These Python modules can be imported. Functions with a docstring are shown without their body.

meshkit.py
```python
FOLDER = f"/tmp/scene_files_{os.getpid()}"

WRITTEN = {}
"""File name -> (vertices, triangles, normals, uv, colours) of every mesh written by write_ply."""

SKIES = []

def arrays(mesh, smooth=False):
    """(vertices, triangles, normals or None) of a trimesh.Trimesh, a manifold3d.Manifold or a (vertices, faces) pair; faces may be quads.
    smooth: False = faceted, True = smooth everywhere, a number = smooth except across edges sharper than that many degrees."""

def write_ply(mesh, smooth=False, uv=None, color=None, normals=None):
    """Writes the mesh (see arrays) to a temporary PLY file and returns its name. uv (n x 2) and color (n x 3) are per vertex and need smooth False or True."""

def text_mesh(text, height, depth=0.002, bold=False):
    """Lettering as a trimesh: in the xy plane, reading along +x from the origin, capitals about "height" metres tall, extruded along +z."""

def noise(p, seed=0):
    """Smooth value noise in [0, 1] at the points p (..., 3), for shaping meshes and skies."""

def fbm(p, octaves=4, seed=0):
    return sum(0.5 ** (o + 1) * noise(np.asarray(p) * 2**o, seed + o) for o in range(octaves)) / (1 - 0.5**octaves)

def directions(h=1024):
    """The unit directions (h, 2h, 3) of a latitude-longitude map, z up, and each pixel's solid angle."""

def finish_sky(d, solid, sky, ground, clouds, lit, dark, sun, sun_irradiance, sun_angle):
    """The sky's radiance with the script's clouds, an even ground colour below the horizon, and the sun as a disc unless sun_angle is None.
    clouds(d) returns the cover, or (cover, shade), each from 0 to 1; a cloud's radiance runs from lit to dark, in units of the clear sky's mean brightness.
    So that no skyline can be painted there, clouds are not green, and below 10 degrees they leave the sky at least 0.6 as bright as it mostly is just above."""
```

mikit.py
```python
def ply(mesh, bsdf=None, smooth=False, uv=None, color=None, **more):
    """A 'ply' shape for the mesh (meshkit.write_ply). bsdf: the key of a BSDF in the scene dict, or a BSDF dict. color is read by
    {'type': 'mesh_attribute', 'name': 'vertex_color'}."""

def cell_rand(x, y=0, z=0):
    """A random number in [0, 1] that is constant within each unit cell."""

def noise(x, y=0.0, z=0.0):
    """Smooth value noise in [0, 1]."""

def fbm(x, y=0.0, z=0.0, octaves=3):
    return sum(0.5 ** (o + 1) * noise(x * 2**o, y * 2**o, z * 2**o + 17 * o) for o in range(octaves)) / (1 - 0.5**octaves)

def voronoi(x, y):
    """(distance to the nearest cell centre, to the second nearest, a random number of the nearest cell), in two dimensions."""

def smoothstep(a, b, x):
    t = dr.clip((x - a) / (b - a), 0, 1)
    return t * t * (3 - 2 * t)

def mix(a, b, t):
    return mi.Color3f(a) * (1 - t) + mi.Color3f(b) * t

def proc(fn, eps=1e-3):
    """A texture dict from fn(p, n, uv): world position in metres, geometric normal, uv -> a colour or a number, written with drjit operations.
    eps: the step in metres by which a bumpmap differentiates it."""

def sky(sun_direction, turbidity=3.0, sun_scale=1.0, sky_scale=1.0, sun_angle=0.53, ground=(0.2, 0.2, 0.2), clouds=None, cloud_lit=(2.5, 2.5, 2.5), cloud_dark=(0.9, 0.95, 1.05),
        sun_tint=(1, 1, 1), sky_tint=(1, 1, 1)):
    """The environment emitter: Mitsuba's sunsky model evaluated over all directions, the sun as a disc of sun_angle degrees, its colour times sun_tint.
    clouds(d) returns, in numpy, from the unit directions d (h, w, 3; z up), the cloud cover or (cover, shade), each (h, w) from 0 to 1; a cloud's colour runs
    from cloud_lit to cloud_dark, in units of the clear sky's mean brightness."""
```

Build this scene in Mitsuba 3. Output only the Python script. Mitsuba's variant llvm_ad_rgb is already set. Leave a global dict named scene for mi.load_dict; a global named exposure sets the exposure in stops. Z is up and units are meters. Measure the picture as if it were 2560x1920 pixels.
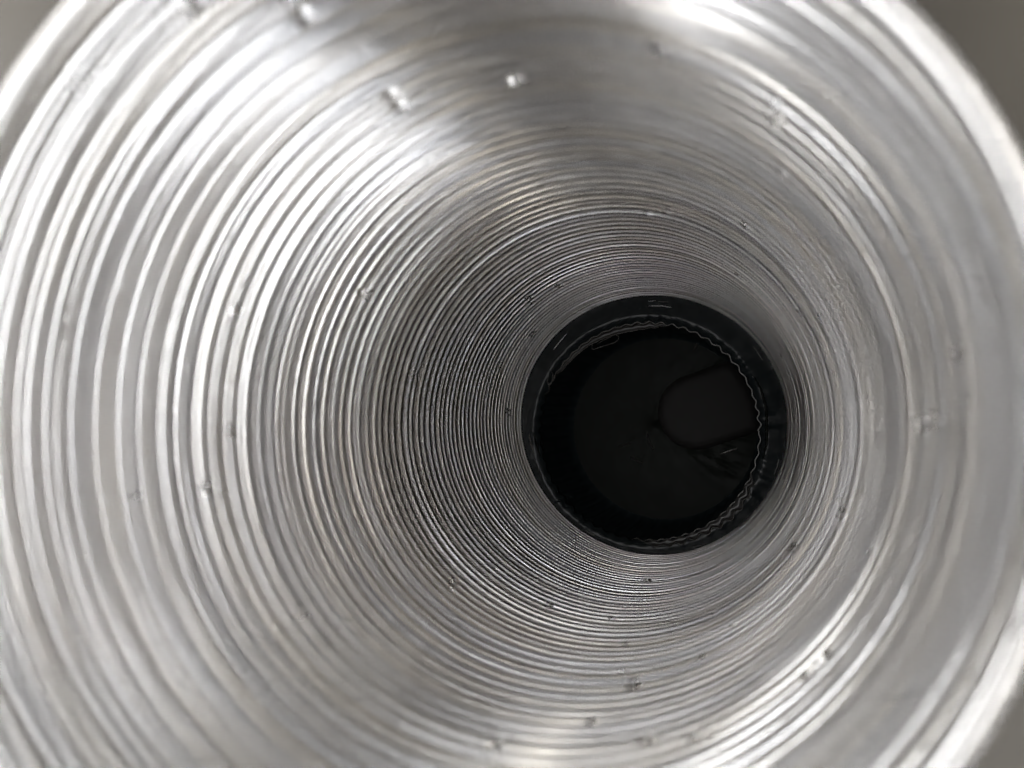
import math
import numpy as np
import drjit as dr
import mitsuba as mi
import mikit, meshkit
from mikit import noise, fbm, smoothstep, mix

T = mi.ScalarTransform4f
scene, labels = {}, {}
rng = np.random.default_rng(7)

# ------------------------------------------------------------------ camera, light, exposure
R = 0.063                         # inner radius of the ribbed tube
ZB = 5.944 * R                    # camera to the far end of the tube
ZM = 1.197 * R                    # camera to the near mouth
HC = ZB + 0.040                   # camera height above the floor
cam = np.array([0.537 * R, -0.0414 * R, HC])
look = np.array([-0.2717, 0.0603, -1.0])
F = 1923.0 / 2560.0
scene['camera'] = {
    'type': 'thinlens', 'fov': 2 * math.degrees(math.atan(0.5 / F)), 'fov_axis': 'x',
    'to_world': T().look_at(origin=cam.tolist(), target=(cam + look).tolist(), up=[0, 1, 0]),
    'aperture_radius': 0.0011, 'focus_distance': 0.315, 'near_clip': 0.002, 'far_clip': 60.0}
exposure = -1.42
scene['room_light'] = {'type': 'constant', 'sampling_weight': 1.0, 'radiance': {'type': 'rgb', 'value': [0.13, 0.126, 0.12]}}


def lamp(name, az, el, dist, w, h, rgb, label, weight=1.0, aim=(0, 0, HC - ZM)):
    a, e = math.radians(az), math.radians(el)
    aim = np.array(aim)
    pos = aim + dist * np.array([math.cos(a) * math.cos(e), math.sin(a) * math.cos(e), math.sin(e)])
    scene[name] = {'type': 'rectangle',
                   'to_world': T().look_at(origin=pos.tolist(), target=aim.tolist(), up=[0, 0, 1]) @ T().scale([w / 2, h / 2, 1]),
                   'bsdf': {'type': 'diffuse', 'reflectance': {'type': 'rgb', 'value': 0.6}},
                   'emitter': {'type': 'area', 'sampling_weight': weight, 'radiance': {'type': 'rgb', 'value': rgb}}}
    labels[name] = {'label': label, 'category': 'lamp'}


lamp('window_lamp', -38, 37, 2.2, 1.7, 0.6, [39, 39.4, 40.6], 'wide white panel lamp out of view beyond the lower right of the tube mouth', 3.0)
lamp('side_lamp', 171, 36, 2.6, 0.55, 0.4, [660, 655, 652], 'bright white strip lamp out of view beyond the left of the tube mouth', 8.0)
lamp('wall_panel_lamp', 160, 44, 2.4, 1.0, 0.7, [7.5, 7.0, 6.4], 'wide dim panel lamp out of view to the upper left of the tube mouth')
lamp('ceiling_lamp', 140, 88, 2.3, 1.0, 1.0, [14.0, 14.0, 14.1], 'large pale ceiling lamp out of view above the tube mouth')
for k, (az, el, c, where) in enumerate([(20, 42, 44, 'right'), (-86, 48, 34, 'bottom'), (109, 36, 75, 'top'), (191, 36, 40, 'far left')]):
    lamp('warm_lamp' + (f'_{k:03d}' if k else ''), az, el, 2.5, 0.22, 0.22, [c, c * 0.88, c * 0.70], 'small warm lamp out of view beyond the ' + where + ' of the tube mouth')

# ------------------------------------------------------------------ materials
def foil_bump(p, n, uv):
    grain = noise(uv.x * 560.0, uv.y * 5.0) * 0.55 + noise(uv.x * 190.0, uv.y * 3.0 + 9.0) * 0.45
    spark = dr.maximum(noise(uv.x * 330.0 + 3.0, uv.y * 4.0) - 0.82, 0) * 5.0
    flutes = 0.65 * noise(uv.y * 5.0 + 3.0, uv.x * 3.1) + 0.35 * noise(uv.y * 12.0, uv.x * 7.0)
    return grain * 0.08 + spark * 0.5 + flutes * 0.55


def foil_tint(p, n, uv):
    t = smoothstep(0.2, 0.8, 0.6 * noise(uv.x * 2.3, 4.0) + 0.4 * fbm(uv.x * 19.0, uv.y * 3.0, 3.0, 3))
    return mix((0.90, 0.91, 0.94), (0.975, 0.94, 0.885), t)


def foil_rough(p, n, uv):                            # more handled and scuffed near the mouth
    return 0.34 - 0.17 * smoothstep(12.0, 38.0, uv.x) + 0.06 * (noise(uv.x * 1.7, 2.0) - 0.5)


# rolled foil: the rolling marks run round the tube, so it scatters along the axis much more than round it
scene['foil'] = {'type': 'twosided', 'bsdf': {'type': 'bumpmap', 'scale': 0.00010,
    'arbitrary': mikit.proc(foil_bump, eps=1.5e-4),
    'bsdf': {'type': 'roughconductor', 'distribution': 'ggx', 'material': 'none', 'alpha_u': 0.038, 'alpha_v': mikit.proc(foil_rough), 'specular_reflectance': mikit.proc(foil_tint)}}}


def film_bump(p, n, uv):
    th = dr.atan2(p.y, p.x)
    r = dr.sqrt(p.x * p.x + p.y * p.y)
    right = smoothstep(0.55, 0.95, dr.cos(th))
    return fbm(th * 7.0, r * 120.0, 2.0, 3) + 0.25 * noise(th * 40.0, r * 60.0) + 2.2 * right * noise(th * 19.0, r * 130.0)


def glossy(rgb, rough, bump=None, spec=0.3):
    b = {'type': 'principled', 'base_color': {'type': 'rgb', 'value': rgb}, 'roughness': rough, 'specular': spec}
    if bump:
        b = {'type': 'bumpmap', 'scale': bump, 'arbitrary': mikit.proc(film_bump, eps=3e-4), 'bsdf': b}
    return {'type': 'twosided', 'bsdf': b}


scene['black_plastic'] = glossy([0.008, 0.011, 0.0122], 0.22, 0.0005, 0.13)
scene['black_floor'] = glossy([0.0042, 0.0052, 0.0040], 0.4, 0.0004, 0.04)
scene['dark_grey_plastic'] = glossy([0.0115, 0.0108, 0.0105], 0.55, None, 0.07)
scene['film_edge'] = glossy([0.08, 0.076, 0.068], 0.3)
scene['dark_film'] = glossy([0.02, 0.019, 0.018], 0.3)
scene['scratch_white'] = glossy([0.5, 0.5, 0.5], 0.4)


def ground_tint(p, n, uv):
    t = fbm(p.x * 5.0 + 3.0, p.y * 5.0, 0.5, 3)
    return mix((0.032, 0.028, 0.022), (0.078, 0.070, 0.056), smoothstep(0.25, 0.75, t))


scene['ground_paint'] = {'type': 'twosided', 'bsdf': {'type': 'principled', 'base_color': mikit.proc(ground_tint), 'roughness': 0.6}}

# ------------------------------------------------------------------ floor
def grid(fn, nu, nv, closed_u=False):
    """A sheet of (nu x nv) points fn(u, v); returns vertices, quads, uv."""
    u = np.linspace(0, 1, nu + 1); v = np.linspace(0, 1, nv + 1)
    U, V = np.meshgrid(u, v, indexing='ij')
    P = fn(U, V)
    i, j = np.meshgrid(np.arange(nu), np.arange(nv), indexing='ij')
    a = i * (nv + 1) + j
    q = np.stack([a, a + nv + 1, a + nv + 2, a + 1], -1).reshape(-1, 4)
    return P.reshape(-1, 3), q


def disc(r, z, n=96):
    t = np.linspace(0, 2 * np.pi, n, endpoint=False)
    v = np.vstack([[[0, 0, z]], np.stack([r * np.cos(t), r * np.sin(t), z + 0 * t], -1)])
    f = np.stack([np.zeros(n, int), 1 + np.arange(n), 1 + (np.arange(n) + 1) % n], -1)
    return v, f


scene['ground'] = mikit.ply(disc(8.0, 0.0), 'ground_paint')
labels['ground'] = {'label': 'blurred grey beige floor beyond the tube mouth', 'category': 'floor', 'kind': 'structure'}

# ------------------------------------------------------------------ the ribbed tube
N = 64
Z_TOP, Z_BOT = HC - ZM, HC - ZB
PITCH = (Z_TOP - Z_BOT) / 62.0
NT = 720


def vnoise(x, seed):
    """Smooth 1-d value noise in [-1, 1]."""
    i = np.floor(x).astype(int); f = x - i; f = f * f * (3 - 2 * f)
    tab = np.random.default_rng(seed).uniform(-1, 1, 4096)
    return tab[i % 4096] * (1 - f) + tab[(i + 1) % 4096] * f


dents = []                                           # (turn, angle, arc width, inward, along)
for th, s, k in [(2.45, 53, 3), (2.75, 49, 2), (2.25, 44, 3), (2.05, 46, 2), (2.9, 31, 2), (3.35, 6, 1), (3.2, 12, 2), (-0.02, 9, 2), (0.1, 7, 1),
                 (1.62, 12, 1), (1.95, 10, 2), (-1.9, 33, 2), (-2.3, 27, 3), (-1.5, 47, 2), (-1.35, 20, 2), (0.9, 38, 2), (1.25, 29, 2), (-0.6, 30, 3),
                 (-0.35, 22, 2), (3.05, 56, 2), (-2.8, 40, 2), (2.6, 20, 2), (-1.7, 12, 2), (0.45, 50, 2)]:
    for j in range(k):
        dents.append((s + j, th + rng.normal(0, 0.006), rng.uniform(0.6, 1.1) / 63, rng.uniform(-0.6, 0.1), rng.uniform(-0.22, 0.22)))

# one rib of the sheet, over one pitch: groove, shelf that faces the mouth, rounded corner, flat crest, corner, back flank, groove
for k in range(36):
    dents.append((rng.integers(0, 36), rng.uniform(0, 6.283), rng.uniform(0.5, 1.0) / 63, rng.uniform(-0.5, 0.2), rng.uniform(-0.2, 0.2)))

V_IN = np.array([0, .06, .13, .20, .26, .295, .31, .325, .345, .37, .42, .50, .58, .66, .72, .78, .84, .89, .94, 1.0])
H_NEAR = np.array([0, .15, .33, .47, .57, .60, .65, .72, .765, .795, .84, .90, .95, .985, 1.0, .985, .90, .68, .34, 0.0])
H_IN = np.array([0, .04, .15, .30, .42, .49, .60, .78, .88, .93, .96, .985, 1.0, .99, .93, .76, .46, .22, .07, 0.0])


V_FINE = np.concatenate([[0, .03, .06, .09], np.linspace(.13, .82, 30), [.85, .88, .91, .94, .97, 1.0]])


def turn_mesh(n, t0, t1):
    fine = n < 27
    V = V_FINE if fine else V_IN
    nt = NT if fine else 560
    th = np.linspace(t0, t1, max(4, int(round(nt * (t1 - t0) / (2 * np.pi)))) + 1)
    s = n + th / (2 * np.pi)
    amp = 1.0 + 0.12 * vnoise(s * 0.93, 1) + 0.06 * vnoise(s * 4.1, 2)
    jit = 0.13 * vnoise(s * 0.83 + 40, 3) + 0.04 * vnoise(s * 3.7, 4) + 0.008 * vnoise(s * 17.0, 5)
    cre = 0.10 + 0.06 * vnoise(s * 1.1 + 10, 8)
    cpos = 0.5 + 0.12 * vnoise(s * 0.7 + 5, 9)
    for (dn, da, dw, di, dz) in dents:
        d = (s - dn - (da % (2 * np.pi)) / (2 * np.pi)) * 2 * np.pi
        g = np.exp(-(d / dw) ** 2)
        amp = amp + di * 0.6 * g
        jit = jit + 0.7 * dz * g
    v = V[None, :]
    tilt = (0.10 + 0.13 * vnoise(s * 1.1 + 10, 8) + 0.03 * vnoise(s * 13.0, 15))[:, None]
    far = np.clip((s - 8) / 24, 0, 1)[:, None]               # the ribs near the mouth are stretched flatter
    h_in, h_near = np.interp(V, V_IN, H_IN), np.interp(V, V_IN, H_NEAR)
    prof = (h_in[None, :] * far + h_near[None, :] * (1 - far)) * (1 - tilt * np.clip((v - 0.30) / 0.5, 0, 1))
    prof = prof - cre[:, None] * np.exp(-((v - cpos[:, None]) / 0.05) ** 2) * np.clip((prof - 0.75) / 0.15, 0, 1)
    if fine:                                                 # rolling marks: fine flutes along the rib
        crest = np.clip((prof - 0.30) / 0.3, 0, 1)
        a1 = 0.040 * (1 + 0.5 * vnoise(s * 0.9, 21))[:, None]; a2 = 0.028 * (1 + 0.5 * vnoise(s * 1.2, 22))[:, None]
        prof = prof + crest * (a1 * np.cos(2 * np.pi * 5.3 * v + 2.5 * vnoise(s * 0.45, 23)[:, None]) + a2 * np.cos(2 * np.pi * 9.1 * v + 3 * vnoise(s * 0.5, 24)[:, None]))
    amp = amp + 0.035 * vnoise(s * 37.0, 11) + 0.015 * vnoise(s * 83.0, 12)
    jit = jit + 0.014 * vnoise(s * 31.0 + 7, 13) + 0.006 * vnoise(s * 71.0, 14)
    env = np.sin(np.pi * v) ** 0.8
    depth = (0.00110 + 0.00030 * far) * amp[:, None] * prof
    zc = Z_TOP - PITCH * (s[:, None] + v + jit[:, None] * env)
    wob = 0.0006 * np.sin(2 * th + 0.03 * s + 0.5) + 0.00035 * np.sin(3 * th + 1.0 + 0.08 * s)
    r_in = R + 0.0010 + wob[:, None] - depth + 0.00052 * np.exp(-(np.minimum(v, 1 - v) / 0.05) ** 2)
    V_OUT = np.array([1.0, .7, .5, .3, 0.0])
    dep_o = np.array([0, .8, 1.0, .8, 0])[None, :] * 0.0013 * amp[:, None]
    z_out = Z_TOP - PITCH * (s[:, None] + V_OUT[None, :])
    r_out = R + 0.0018 + wob[:, None] - dep_o + np.zeros_like(z_out)
    r = np.hstack([r_in, r_out]); z = np.hstack([zc, z_out])
    m = r.shape[1]
    P = np.stack([r * np.cos(th)[:, None], r * np.sin(th)[:, None], z], -1)
    vv = np.concatenate([V, V_OUT + 2])
    uv = np.stack([np.broadcast_to(s[:, None], r.shape), np.broadcast_to(vv[None, :], r.shape)], -1)
    i, j = np.meshgrid(np.arange(len(th) - 1), np.arange(m), indexing='ij')
    a, b = i * m + j, i * m + (j + 1) % m
    q = np.stack([a, b, b + m, a + m], -1).reshape(-1, 4)
    return (P.reshape(-1, 3), q), uv.reshape(-1, 2)


labels['ribbed_metal_tube'] = {'label': 'shiny silver ribbed metal tube of coiled rings, seen down into its open mouth', 'category': 'metal tube'}
# the mouth is cut slightly askew, so the first turns of the coil end one after another
def cut(th):
    d = math.degrees(th) % 360
    def st(a, b):
        t = min(max((d - a) / (b - a), 0), 1)
        return t * t * (3 - 2 * t)
    return 0.2 - 1.1 * st(95, 128) + 1.1 * st(200, 330)


key_n = 0
for n in range(-4, 62):
    ths = np.linspace(0, 2 * np.pi, 721)
    keep = np.array([n + t / (2 * np.pi) >= cut(t) for t in ths])
    runs, i = [], 0
    while i < 721:
        if keep[i]:
            k = i
            while k + 1 < 721 and keep[k + 1]:
                k += 1
            if k - i > 8:
                runs.append((ths[i], ths[k]))
            i = k + 1
        else:
            i += 1
    for t0, t1 in runs:
        mesh, uv = turn_mesh(n, t0, t1)
        key = 'ribbed_metal_tube__ring' + (f'_{key_n:03d}' if key_n else '')
        scene[key] = mikit.ply(mesh, 'foil', smooth=True, uv=uv)
        key_n += 1

# ------------------------------------------------------------------ the black plastic cup at the far end
CX, CY = -0.0014, -0.0035                            # the cup stands a little off the tube's axis
WAVES = 54


def wave(th):
    a = 0.5 + 0.5 * vnoise(th / (2 * np.pi) * 17, 31)
    return (0.35 + 0.65 * a) * np.sin(WAVES * th + 2.2 * vnoise(th / (2 * np.pi) * 16, 32))


def ring_sheet(profile, wav, nt=1488, dz=None):
    """profile: [(radius, z)]; wav: wave amplitude at each profile point."""
    th = np.linspace(0, 2 * np.pi, nt, endpoint=False)
    w = wave(th)
    pts = []
    for (r, z), a in zip(profile, wav):
        rr = r + a * w
        pts.append(np.stack([CX + rr * np.cos(th), CY + rr * np.sin(th), z + 0 * th], -1))
    P = np.stack(pts, 1); m = P.shape[1]
    i, j = np.meshgrid(np.arange(nt), np.arange(m - 1), indexing='ij')
    a, b = i * m + j, ((i + 1) % nt) * m + j
    return P.reshape(-1, 3), np.stack([a, b, b + 1, a + 1], -1).reshape(-1, 4)


cup = 'black_plastic_cup'
labels[cup] = {'label': 'glossy black plastic cup with wavy lip at the dark end of the tube', 'category': 'cup'}
zr = Z_BOT - 0.001
RL = 0.0525
scene[cup + '__flange'] = mikit.ply(ring_sheet([(R + 0.005, zr + 0.000), (R - 0.001, zr - 0.001), (RL + 0.005, zr - 0.004), (RL + 0.001, zr - 0.0035), (RL - 0.0002, zr - 0.0018)], [0, 0, 0, 0.0006, 0.0008]), 'black_plastic', smooth=True)
th = np.linspace(0, 2 * np.pi, 160, endpoint=False)
P = np.stack([np.stack([r * np.cos(th), r * np.sin(th), z + 0 * th], -1) for r, z in [(R + 0.0035, zr - 0.0003), (R + 0.0037, 0.012), (R + 0.0035, 0.001), (R + 0.0050, 0.0005)]], 1)
i, j = np.meshgrid(np.arange(160), np.arange(3), indexing='ij')
scene[cup + '__outer_wall'] = mikit.ply((P.reshape(-1, 3), np.stack([i * 4 + j, ((i + 1) % 160) * 4 + j, ((i + 1) % 160) * 4 + j + 1, i * 4 + j + 1], -1).reshape(-1, 4)), 'black_plastic', smooth=True)


def lip_gain(th):
    d = np.degrees(th) % 360
    return np.clip(np.minimum(np.abs(d - 160) + 0, np.abs(d - 262)) / 14, 0, 1) * ((d < 160) | (d > 262)) * 0.85 + 0.15


th = np.linspace(0, 2 * np.pi, 1488, endpoint=False)
P, Q = ring_sheet([(RL, zr - 0.0034), (RL, zr - 0.0004), (RL, zr - 0.0004), (RL, zr - 0.0024)], [0.0008] * 4)
P = P.reshape(1488, 4, 3)
for k, off in enumerate([0.0003, 0.00015, -0.0003, -0.0003]):
    P[:, k, 0] += off * lip_gain(th) * np.cos(th); P[:, k, 1] += off * lip_gain(th) * np.sin(th)
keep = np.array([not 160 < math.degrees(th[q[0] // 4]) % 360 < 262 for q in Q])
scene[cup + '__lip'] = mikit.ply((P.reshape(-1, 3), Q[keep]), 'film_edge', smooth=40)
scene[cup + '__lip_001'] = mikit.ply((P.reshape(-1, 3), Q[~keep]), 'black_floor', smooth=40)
# the cup below the lip leans to one side, so that its wall shows on the left only
P, Q = ring_sheet([(RL - 0.00035, zr - 0.0013), (RL - 0.001, zr - 0.008), (RL - 0.003, zr - 0.025), (RL - 0.004, zr - 0.0285), (RL - 0.006, zr - 0.0300)], [0.0008, 0.001, 0.0010, 0.0005, 0])
lean = (zr - P[:, 2]) / 0.030
P[:, 0] += 0.006 * lean; P[:, 1] += 0.0012 * lean
scene[cup + '__inner_wall'] = mikit.ply((P, Q), 'black_plastic', smooth=True)
v, f = disc(RL - 0.0055, zr - 0.0299)
scene[cup + '__bottom'] = mikit.ply((v + np.array([CX + 0.006, CY + 0.0012, 0]), f), 'black_floor')


def strand(pts, rad, flat=1.0, sides=8, step=0.0006):
    """A tapering thread along a polyline of (x, y, z) millimetres."""
    p = np.array(pts, float) * 1e-3
    L = np.concatenate([[0], np.cumsum(np.linalg.norm(np.diff(p, axis=0), axis=1))])
    n = max(6, int(L[-1] / step))
    t = np.linspace(0, L[-1], n)
    from scipy.interpolate import PchipInterpolator
    c = PchipInterpolator(L, p)(t)
    tan = np.gradient(c, axis=0); tan /= np.linalg.norm(tan, axis=1, keepdims=True)
    side = np.cross(tan, [0, 0, 1.0]); side /= np.linalg.norm(side, axis=1, keepdims=True) + 1e-12
    up = np.cross(side, tan)
    w = rad * np.clip(np.minimum(t, L[-1] - t) / (0.25 * L[-1] + 1e-9), 0.12, 1) ** 0.6
    w = w * (1 + 0.25 * np.sin(t * 2900 + c[:, 0] * 800))
    a = np.linspace(0, 2 * np.pi, sides, endpoint=False)
    P = c[:, None] + w[:, None, None] * (np.cos(a)[None, :, None] * side[:, None] + flat * np.sin(a)[None, :, None] * up[:, None])
    i, j = np.meshgrid(np.arange(n - 1), np.arange(sides), indexing='ij')
    q = np.stack([i * sides + j, i * sides + (j + 1) % sides, (i + 1) * sides + (j + 1) % sides, (i + 1) * sides + j], -1).reshape(-1, 4)
    return P.reshape(-1, 3), q


zmm = zr * 1e3


def flange_z(x, y):
    r = math.hypot(x - CX * 1e3, y - CY * 1e3)
    return float(np.interp(r, [RL * 1e3, RL * 1e3 + 1, RL * 1e3 + 5, R * 1e3 - 1, R * 1e3 + 5], [zmm - 1, zmm - 3.5, zmm - 4, zmm - 1, zmm])) + 0.15


def part(name, mesh, bsdf, smooth=True):
    key, k = cup + '__' + name, 1
    while key in scene:
        key = f'{cup}__{name}_{k:03d}'; k += 1
    scene[key] = mikit.ply(mesh, bsdf, smooth=smooth)
    return key


for pts, bs, rad in [([(0.1, 57.2), (5, 57.1), (11.4, 56.1)], 'scratch_white', 0.00022), ([(0.3, 59.4), (4, 59.5)], 'scratch_white', 0.0002), ([(5, 59.2), (10.3, 58.6)], 'film_edge', 0.0002),
                     ([(-47.2, 36.8), (-43.5, 41.2), (-40.1, 44.9)], 'scratch_white', 0.00022), ([(-60.0, -4.9), (-59.3, -9.5), (-57.2, -15.8)], 'film_edge', 0.0003),
                     ([(-57.8, -4.7), (-56.5, -10), (-54.4, -16.3)], 'black_floor', 0.0004), ([(48.8, 36.0), (50.3, 33.8)], 'film_edge', 0.0002), ([(50.2, 34.0), (53.2, 29.0)], 'film_edge', 0.0002),
                     ([(59.2, -16.5), (58.6, -20)], 'film_edge', 0.00022), ([(58.7, -19), (57.0, -24.1)], 'film_edge', 0.0002), ([(-32.3, -52.2), (-29.5, -54), (-26.5, -55.1)], 'film_edge', 0.00035),
                     ([(18.7, -59.0), (25.4, -57.1)], 'film_edge', 0.0002)]:
    p3 = [(x, y, flange_z(x, y)) for x, y in pts]
    k = part('scratch', strand(p3, rad, 0.4), bs)
part('crease', strand([(48.5, 22.5, zmm - 3), (52.5, 14, zmm - 3), (54.3, 4, zmm - 2.8), (54.2, -8, zmm - 2.8), (52.4, -16, zmm - 3)], 0.0006, 0.5), 'black_floor')
# a loose strand of film under the lip, upper left
part('film_strand', strand([(-25.9, 40.8, zmm - 2), (-27.6, 38.6, zmm - 2), (-27.3, 36.7, zmm - 2), (-21.4, 38.4, zmm - 2.2), (-15.0, 40.7, zmm - 2), (-14.2, 42.2, zmm - 1.8), (-15.6, 43.6, zmm - 1.6)], 0.00022), 'film_edge')
part('film_strand', strand([(-25.5, 39.2, zmm - 2.2), (-22, 41.0, zmm - 2.2), (-17.5, 43.0, zmm - 2)], 0.00016), 'film_edge')
part('film_strand', strand([(-48.6, 24.6, zmm), (-49.8, 21.0, zmm - .4), (-49.0, 19.0, zmm - .6), (-47.0, 23.5, zmm - .2), (-48.2, 27.0, zmm + .3)], 0.00022), 'film_edge')


def arc_film(a0, a1, r_of, w_of, z0, name, mat='black_plastic'):
    t = np.radians(np.linspace(a0, a1, 260))
    e = np.sin(np.pi * np.linspace(0, 1, 260)) ** 0.4
    r1 = RL * 1e3 + 0.8 * wave(t); r2 = r1 * (1 - e) + e * (RL * 1e3 + w_of(t))
    k = np.linspace(0, 1, 5)
    r = r1[:, None] * (1 - k) + r2[:, None] * k
    z = z0 + 0.6 * np.sin(np.pi * k)[None, :] + 0 * r
    P = np.stack([CX * 1e3 + r * np.cos(t)[:, None], CY * 1e3 + r * np.sin(t)[:, None], z], -1) * 1e-3
    i, j = np.meshgrid(np.arange(259), np.arange(4), indexing='ij'); a = i * 5 + j
    part(name, (P.reshape(-1, 3), np.stack([a, a + 1, a + 6, a + 5], -1).reshape(-1, 4)), mat)
    edge = np.concatenate([P[::4, -1], P[-1:, -1]]) * 1e3
    part('film_strand', strand([tuple(q) for q in edge], 0.00017), 'film_edge')


arc_film(78, 148, None, lambda t: -3.2 - 0.8 * np.sin(5 * t), zmm - 1.2, 'film_strip', 'dark_film')
arc_film(-92, -22, None, lambda t: 3.6 + 1.0 * np.sin(54 * t + 1) + 0.7 * np.sin(7 * t), zmm - 0.2, 'film_strip', 'dark_film')

# the raised round-ended panel on the bottom of the cup
from shapely.geometry import LineString, Point
zb = zr - 0.0299
tab = LineString([(21.5, 6), (62, 20)]).buffer(19.4, 32).intersection(Point(CX * 1e3 + 6, CY * 1e3 + 1.2).buffer(48.0, 64))
layers = [(0.0, -0.1), (0.7, 1.2), (1.8, 2.1), (3.2, 2.7), (5.0, 3.0)]


def loop(poly, n=240):
    ring = poly.exterior
    return np.array([ring.interpolate(t, normalized=True).coords[0][:2] for t in np.linspace(0, 1, n, endpoint=False)])


rows = [np.column_stack([loop(tab.buffer(-ins)), np.full(240, h)]) for ins, h in layers]
c = np.array([[*tab.centroid.coords[0], 3.2]])
V = np.vstack(rows + [c]); Q = []
for k in range(len(rows) - 1):
    for i in range(240):
        a, b = k * 240 + i, k * 240 + (i + 1) % 240
        Q += [[a, b, b + 240], [a, b + 240, a + 240]]
k = (len(rows) - 1) * 240
Q += [[k + i, k + (i + 1) % 240, len(V) - 1] for i in range(240)]
V = V * 1e-3 + np.array([0, 0, zb])
labels[part('raised_panel', (V, np.array(Q)), 'dark_grey_plastic', 40)] = {'label': 'dark grey round-ended raised panel'}
for pts, bs, rad in [([(33.5, -15.2), (37, -13.9), (41.5, -12.4)], 'film_edge', 0.0003), ([(-3.6, -4.0), (-2.5, -9), (0, -13.4)], 'dark_grey_plastic', 0.0006),
                     ([(-18.8, -12.1), (-11.2, -9.7)], 'dark_grey_plastic', 0.0005), ([(-12.2, -17.2), (-5.7, -20.9)], 'dark_grey_plastic', 0.0006), ([(20.3, 37.1), (23.6, 43.1)], 'dark_grey_plastic', 0.0007)]:
    part('scratch', strand([(x, y, zb * 1e3 + 0.2) for x, y in pts], rad, 0.4), bs)

# crumbs lying on the flange, lower left
for q, (x, y, w) in enumerate([(-46.3, -39.0, 1.0), (-44.9, -38.6, 0.7), (-43.6, -38.2, 0.9), (-40.1, -37.0, 0.6), (-38.3, -36.2, 0.9)]):
    import trimesh
    m = trimesh.creation.icosphere(2, 1.0)
    m.vertices *= 1 + 0.35 * rng.uniform(-1, 1, (len(m.vertices), 1))
    m.vertices = m.vertices * np.array([w, w * 0.6, 0.5]) * 1e-3 + np.array([x, y, flange_z(x, y) + 0.3]) * 1e-3
    key = 'black_crumb' + (f'_{q:03d}' if q else '')
    scene[key] = mikit.ply(m, 'black_plastic', smooth=True)
    labels[key] = {'label': ['leftmost tiny black crumb in a short row','second tiny black crumb from the left in a short row','middle tiny black crumb of a short row','fourth tiny black crumb from the left in a short row','rightmost tiny black crumb in a short row'][q] + ' at lower left', 'category': 'crumb', 'group': 'crumbs on the black flange'}
